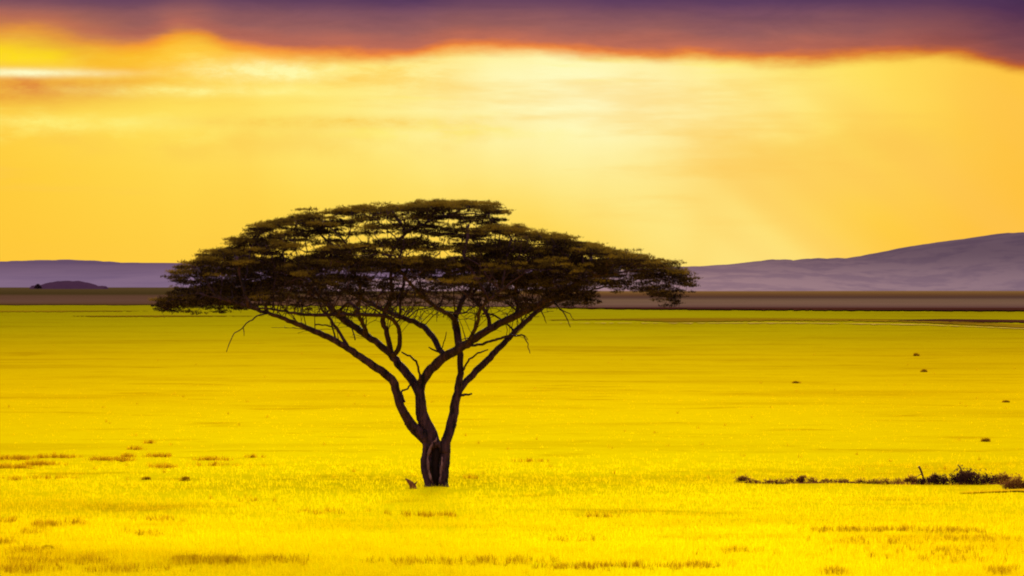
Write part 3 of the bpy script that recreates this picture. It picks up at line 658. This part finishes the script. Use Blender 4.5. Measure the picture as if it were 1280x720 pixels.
# ---------------------------------------------------------------- grass
def band(n, y0, y1):
    """random points on the plain within view between two distances, evenly per square metre"""
    u = rng.uniform(0, 1, n); Y = np.sqrt(y0*y0+(y1*y1-y0*y0)*u); X = rng.uniform(-.165, .165, n)*Y
    return np.stack([X, Y, np.zeros(n)], 1)
def fbm(p, f, seed):
    r = np.random.default_rng(seed); out = np.zeros(len(p))
    for k in range(7):
        a = r.uniform(0, 6.283); ff = f*1.7**k
        out += np.sin((p[:, 0]*math.cos(a)*.45+p[:, 1]*math.sin(a)*1.6)*ff+r.uniform(0, 6.3))/(1.3**k)
    return out/2.6
vs_, fs_, ss_ = [], [], []; off = 0
for (n, y0, y1, per, ln, wd) in ((52000, 84, 118, 5, .17, .012), (40000, 105, 160, 4, .12, .013), (9000, 130, 290, 3, .06, .018)):
    c = band(n, y0, y1); c = c[rng.uniform(0, 1, n) < np.clip((y1-c[:, 1])/(y1-y0)*1.6, 0, 1)]; n = len(c); s = fbm(c, .35, 5)
    keep = rng.uniform(0, 1, n) < np.clip(.75+.5*s, .2, 1); c = c[keep]; s = s[keep]
    v_, f_, sh_ = blades(c, per, (.09, .09, 0), ln, wd, .22, 1.0, np.clip(.02+.35*np.maximum(s-.15, 0), 0, 1))
    vs_.append(v_); fs_.append(f_+off); ss_.append(sh_); off += len(v_)
g = mesh_np('grass', np.vstack(vs_), np.vstack(fs_), M_blades, None, np.concatenate(ss_)); g['kind'] = 'stuff'

# coarse dark tussocks in drifts (row of photo, x range, how many)
M_dry = mat_leaf('coarse_dry_grass', gl((150, 96, 8), .9), gl((224, 176, 6), .9), .6)
drifts = [(571, 200, 14, 1.2, 40), (574, 20, 26, 1.6, 90), (572, 70, 26, 1.2, 60), (581, 50, 20, 1.5, 70), (585, 15, 26, 1.4, 70), (575, 130, 24, 1.6, 60), (576, 155, 10, 1, 26), (571, 160, 8, 1, 22), (562, 172, 9, .8, 20), (554, 187, 7, .6, 16),
  (584, 203, 16, 2, 36), (575, 262, 22, 1, 40), (582, 270, 26, 1, 24), (572, 315, 12, .6, 14), (600, 18, 8, .8, 10), (598, 60, 30, .8, 24), (657, 60, 22, 3, 46), (655, 95, 14, 2, 16), (666, 40, 12, 1.5, 12), (679, 10, 10, 2, 14), (652, 8, 12, 2, 14),
  (702, 100, 40, 5, 60), (702, 245, 36, 4, 110), (703, 290, 16, 4, 70), (702, 345, 40, 4, 60), (704, 40, 40, 5, 46), (645, 540, 40, 2, 34), (704, 520, 60, 4, 44), (703, 620, 60, 5, 60), (710, 740, 60, 4, 60), (709, 860, 50, 4, 44), (664, 1060, 44, 1.5, 60), (665, 1190, 36, 2, 44),
  (663, 1130, 30, 1.5, 30), (678, 1090, 60, 3, 40), (675, 1220, 50, 4, 44), (716, 1042, 18, 3, 30), (716, 1250, 20, 4, 40), (714, 30, 40, 5, 60), (690, 30, 40, 6, 40), (714, 150, 60, 4, 40), (668, 180, 30, 2, 16), (650, 200, 30, 2, 14), (640, 400, 60, 3, 14), (625, 300, 60, 3, 8), (700, 1180, 60, 5, 34), (690, 940, 60, 5, 24), (646, 750, 30, 1, 14), (676, 720, 40, 2, 14), (690, 1180, 90, 6, 46), (577, 665, 20, .5, 14), (598, 590, 10, .8, 10)]
cs = []
for (py, px, hw, hh, n) in drifts:
    for _ in range(n): cs.append(tuple(G(px+rng.normal(0, hw*.55), py+rng.normal(0, hh*.45))))
for _ in range(90):                        # lone specks right out across the plain
    cs.append(tuple(G(rng.uniform(0, 1280), 400+200*rng.uniform(0, 1)**.7)))
v_, f_, sh_ = blades(np.array(cs), 9, (.06, .11, 0), .16, .020, .35, 1.0, None)
t = mesh_np('grass', v_, f_, M_dry, None, sh_); t['kind'] = 'stuff'

M_tuft = mat_leaf('tussock', s2l((128, 82, 12)), s2l((196, 150, 10)), .5)
tus = [(232, 601, 9, 6, 'dark pointed grass tussock on the left, nearest to the tree'), (183, 599.5, 13, 4, 'low wide brown grass tussock left of the pointed dark one'),
       (1155, 465, 11, 4, 'dark brown tussock far out on the plain above the leafy shrub'), (1145, 445, 7, 4, 'small dark tussock farthest out, just behind the wider brown one'),
       (995, 479, 8, 3, 'small tussock in open grass between tree and hills on the right'), (60, 686, 14, 5, 'broad dark tussock in the near grass at lower left'),
       (1232, 552, 12, 5, 'ragged tussock standing out behind the brush line'), (1258, 503, 8, 3, 'tiny brown tussock out on the plain at the right edge')]
for (px, py, w_, h_, lab) in tus:
    b = G(px, py); s_ = b.y/F
    e = empty('grass_tussock', b, lab, 'grass tussock', 'dark tussocks scattered on the plain')
    n = 60; c = np.stack([b.x+rng.normal(0, w_*s_*.18, n), b.y+rng.normal(0, w_*s_*.2, n), np.zeros(n)], 1)
    v_, f_, sh_ = blades(c, 7, (.03, .03, 0), h_*s_*.8, max(.03, s_*.9), .55, .9, None, .35)
    mesh_np('grass_blades', v_, f_, M_tuft, e, sh_)
    dv = [(b.x, b.y, h_*s_*.34)]; df = []
    for j in range(1, 5):
        for i in range(14):
            a_ = i/14*6.283; rr = math.sin(j/4*math.pi/2)*rng.uniform(.8, 1.1)
            dv.append((b.x+math.cos(a_)*rr*w_*s_*.33, b.y+math.sin(a_)*rr*w_*s_*.5, h_*s_*.34*math.cos(j/4*math.pi/2)*rng.uniform(.8, 1.2)-.005))
    for i in range(14): df.append((0, 1+i, 1+(i+1) % 14, 1+(i+1) % 14))
    for j in range(3):
        for i in range(14): p_, q_ = 1+j*14+i, 1+j*14+(i+1) % 14; df.append((p_, p_+14, q_+14, q_))
    mb = MB(); mb.v = [np.array(dv)]; mb.f = df; mb.build('dead_base', M_tuft, e)

# ---------------------------------------------------------------- brush line, shrubs
M_sleaf = mat_leaf('shrub_leaves', s2l((42, 20, 28)), s2l((110, 70, 46)), .4)
M_sdry = mat_leaf('dry_brush', s2l((96, 50, 34)), s2l((170, 116, 40)), .45)
M_stem = mat_bark('shrub_stem', s2l((56, 24, 28)), s2l((96, 52, 44)), 8)
def shrub(name, px, py, w_, h_, lab, mat, cat='shrub', group=None, nclump=14, leaves=26, extra=(), lsize=.06):
    b = G(px, py); s_ = b.y/F; e = empty(name, b, lab, cat, group)
    hw, hh = w_*s_/2, h_*s_
    mb = MB(); cl = []
    for k in range(nclump):
        a = rng.uniform(0, 6.283); r = math.sqrt(rng.uniform(0, 1)); x = math.cos(a)*r*hw*.9; y = math.sin(a)*r*hw*.7
        z = hh*(1-r*r*.75)*rng.uniform(.35, .95); tipp = np.array((b.x+x, b.y+y, z)); cl.append(tipp)
        base = np.array((b.x+x*.35, b.y+y*.35, -.02)); mid = (base+tipp)/2+rng.normal(0, .04, 3)
        mb.tube(catmull([(*base, .016), (*mid, .012), (*tipp, .006)], .1), 5)
    for ex_ in extra: mb.tube(catmull([(*W(ax, ay, 0, b.y), ar*s_) for ax, ay, ar in ex_], .08), 6, .1)
    mb.build('stems', M_stem, e)
    cl = np.array(cl); cc = np.repeat(cl, leaves, axis=0); sp = max(.05, hh*.20)
    cc = cc+rng.normal(0, 1, cc.shape)*np.array((sp*1.2, sp*1.2, sp)); cc[:, 2] = np.abs(cc[:, 2])
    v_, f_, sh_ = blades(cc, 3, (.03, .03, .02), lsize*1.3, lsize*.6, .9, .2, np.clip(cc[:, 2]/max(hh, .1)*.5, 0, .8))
    mesh_np('foliage', v_, f_, mat, e, sh_); return e
shrub('shrub', 1212, 605.5, 54, 18, 'largest dark leafy shrub, a rounded mound in the brush line', M_sleaf, nclump=46, leaves=22,
      extra=[[(1206, 604, .8), (1203, 592, .8), (1200, 584, .9), (1197, 581, .8)], [(1214, 604, .7), (1213, 594, .7), (1210, 588, .6)]])
shrub('shrub', 1169, 605.5, 48, 10, 'low dark leafy shrub with one bare upright stem, joined to the big mound', M_sleaf, nclump=30, leaves=18,
      extra=[[(1156, 605, 1.1), (1153.5, 595, 1.2), (1151, 588, 1.4), (1148.5, 583, 1.5)], [(1153, 592, .7), (1149, 594, .5), (1144, 597, .4)]])
shrub('shrub', 1251, 604, 28, 10, 'ragged brown thin-leaved shrub just right of the big dark mound', M_sdry, nclump=22, leaves=16)
shrub('shrub', 1272, 611.5, 32, 14, 'brown scraggly shrub at the right end of the brush line, lower than the rest', M_sdry, nclump=30, leaves=18)
shrub('shrub', 1141, 604, 20, 6, 'small reddish twiggy shrub beside the bare upright stem', M_sdry, nclump=16, leaves=14)
shrub('shrub', 1003, 603.5, 14, 8, 'small peaked twiggy shrub midway along the thin brush line', M_sdry, nclump=12, leaves=14)
shrub('shrub', 929, 601.5, 12, 4.5, 'tiny dark twiggy shrub at the left tip of the brush line', M_sdry, nclump=10, leaves=14)
for px, py, w_, h_ in ((942, 604, 14, 2.5), (960, 604.5, 14, 2.5), (974, 605, 16, 3.5), (988, 603, 12, 3), (1017, 603.5, 18, 3.5), (1034, 603.5, 18, 2.8), (1052, 603.5, 18, 2.6), (1075, 604.5, 16, 3.6), (1091, 605, 18, 4), (1106, 605.5, 18, 5), (1122, 604.5, 16, 3.6)):
    shrub('dry_brush', px, py, w_, h_, 'low dry brown brush in the thin line left of the shrubs', M_sdry, 'brush', 'low dry brush along the line', nclump=12, leaves=10, lsize=.045)
# the low eroded lip the brush grows along, and bare soil in front of it
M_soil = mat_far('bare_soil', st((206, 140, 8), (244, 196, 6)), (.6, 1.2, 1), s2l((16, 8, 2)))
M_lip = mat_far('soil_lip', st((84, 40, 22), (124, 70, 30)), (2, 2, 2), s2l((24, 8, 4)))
mb = MB()
mb.tube(catmull([(*G(918, 602.5), .02), (*G(945, 604.5), .05), (*G(985, 604.6), .05), (*G(1060, 603.8), .06), (*G(1120, 605.5), .06), (*G(1200, 606), .07), (*G(1262, 606), .06), (*G(1290, 612), .08)], .25), 7, .35)
o = mb.build('soil_bank', M_lip); o['kind'] = 'structure'
sheet('bare_soil', [(1196, 616.6), (1212, 617.4), (1230, 616.6), (1270, 615), (1300, 617)], [(1196, 616.5), (1230, 615), (1270, 613), (1300, 612)], .05, M_soil, 60)

# broken stub of wood beside the trunk
M_stub = mat_bark('broken_wood', s2l((92, 46, 24)), s2l((150, 92, 50)), 8)
b = G(514, 611); e = empty('broken_branch', b, 'small broken brown branch stub in the grass left of the trunk', 'branch')
mb = MB(); mb.tube(catmull([(*W(518.5, 613, 0, b.y), 3*b.y/F), (*W(517, 608, 0, b.y), 3.2*b.y/F), (*W(513, 603.5, .1, b.y), 3.0*b.y/F), (*W(510, 601, .1, b.y), 1.9*b.y/F), (*W(507, 598.5, .15, b.y), .8*b.y/F)], .04), 9, .15); mb.build('wood', M_stub, e)
mb = MB(); mb.tube(catmull([(*W(512.5, 613, -.1, b.y), 1.3*b.y/F), (*W(513, 607, -.05, b.y), 1.5*b.y/F), (*W(514, 604, 0, b.y), 1.6*b.y/F)], .04), 7, .15); mb.build('side_stub', M_stub, e)
mb = MB(); mb.tube(catmull([(*W(518, 606, 0, b.y), 1.2*b.y/F), (*W(520, 603.5, 0, b.y), .9*b.y/F), (*W(521.5, 601.5, 0, b.y), .4*b.y/F)], .03), 7, .15); mb.build('side_stub', M_stub, e)

# lone tree on the far plain at the left
yb = 7900.0
def FW(px, py): return np.array(((px-640)*yb/F, yb, CH+(HZ-py)*yb/F))
M_fart = mat_leaf('far_tree', s2l((52, 30, 44)), s2l((70, 44, 56)), .2)
b = FW(48, 357.5); b[2] = 0; e = empty('distant_tree', b, 'tiny dark lone tree on the far plain beside the low wooded rise', 'tree')
mb = MB(); mb.tube([(*b, 1.2), (b[0], b[1], 4, .9), (b[0]-1, b[1], 8, .4)], 6); mb.build('trunk', M_bark, e)
n = 500; a = rng.uniform(0, 6.283, n); z = rng.uniform(0, 1, n); r = np.sqrt(1-z)*7.5*np.sqrt(rng.uniform(0, 1, n))+.6
c = np.stack([b[0]+np.cos(a)*r-1, b[1]+np.sin(a)*r, 1.0+z*8], 1)
v_, f_, sh_ = blades(c, 3, (.4, .4, .4), 1.7, 1.2, .9, .2); mesh_np('crown', v_, f_, M_fart, e, sh_)

# ---------------------------------------------------------------- camera
cd = bpy.data.cameras.new('camera'); cam = link(bpy.data.objects.new('camera', cd)); scene.camera = cam
cd.sensor_width = 36; cd.lens = 36*F/1280; cd.clip_start = .5; cd.clip_end = 60000
cam.location = (0, 0, CH); cam.rotation_euler = (math.radians(90)-math.atan(3/F), 0, 0)
scene.view_settings.view_transform = 'Standard'; scene.view_settings.look = 'None'; scene.view_settings.exposure = 0; scene.view_settings.gamma = 1
scene.cycles.filter_width = 2.0
scene.cycles.max_bounces = 5
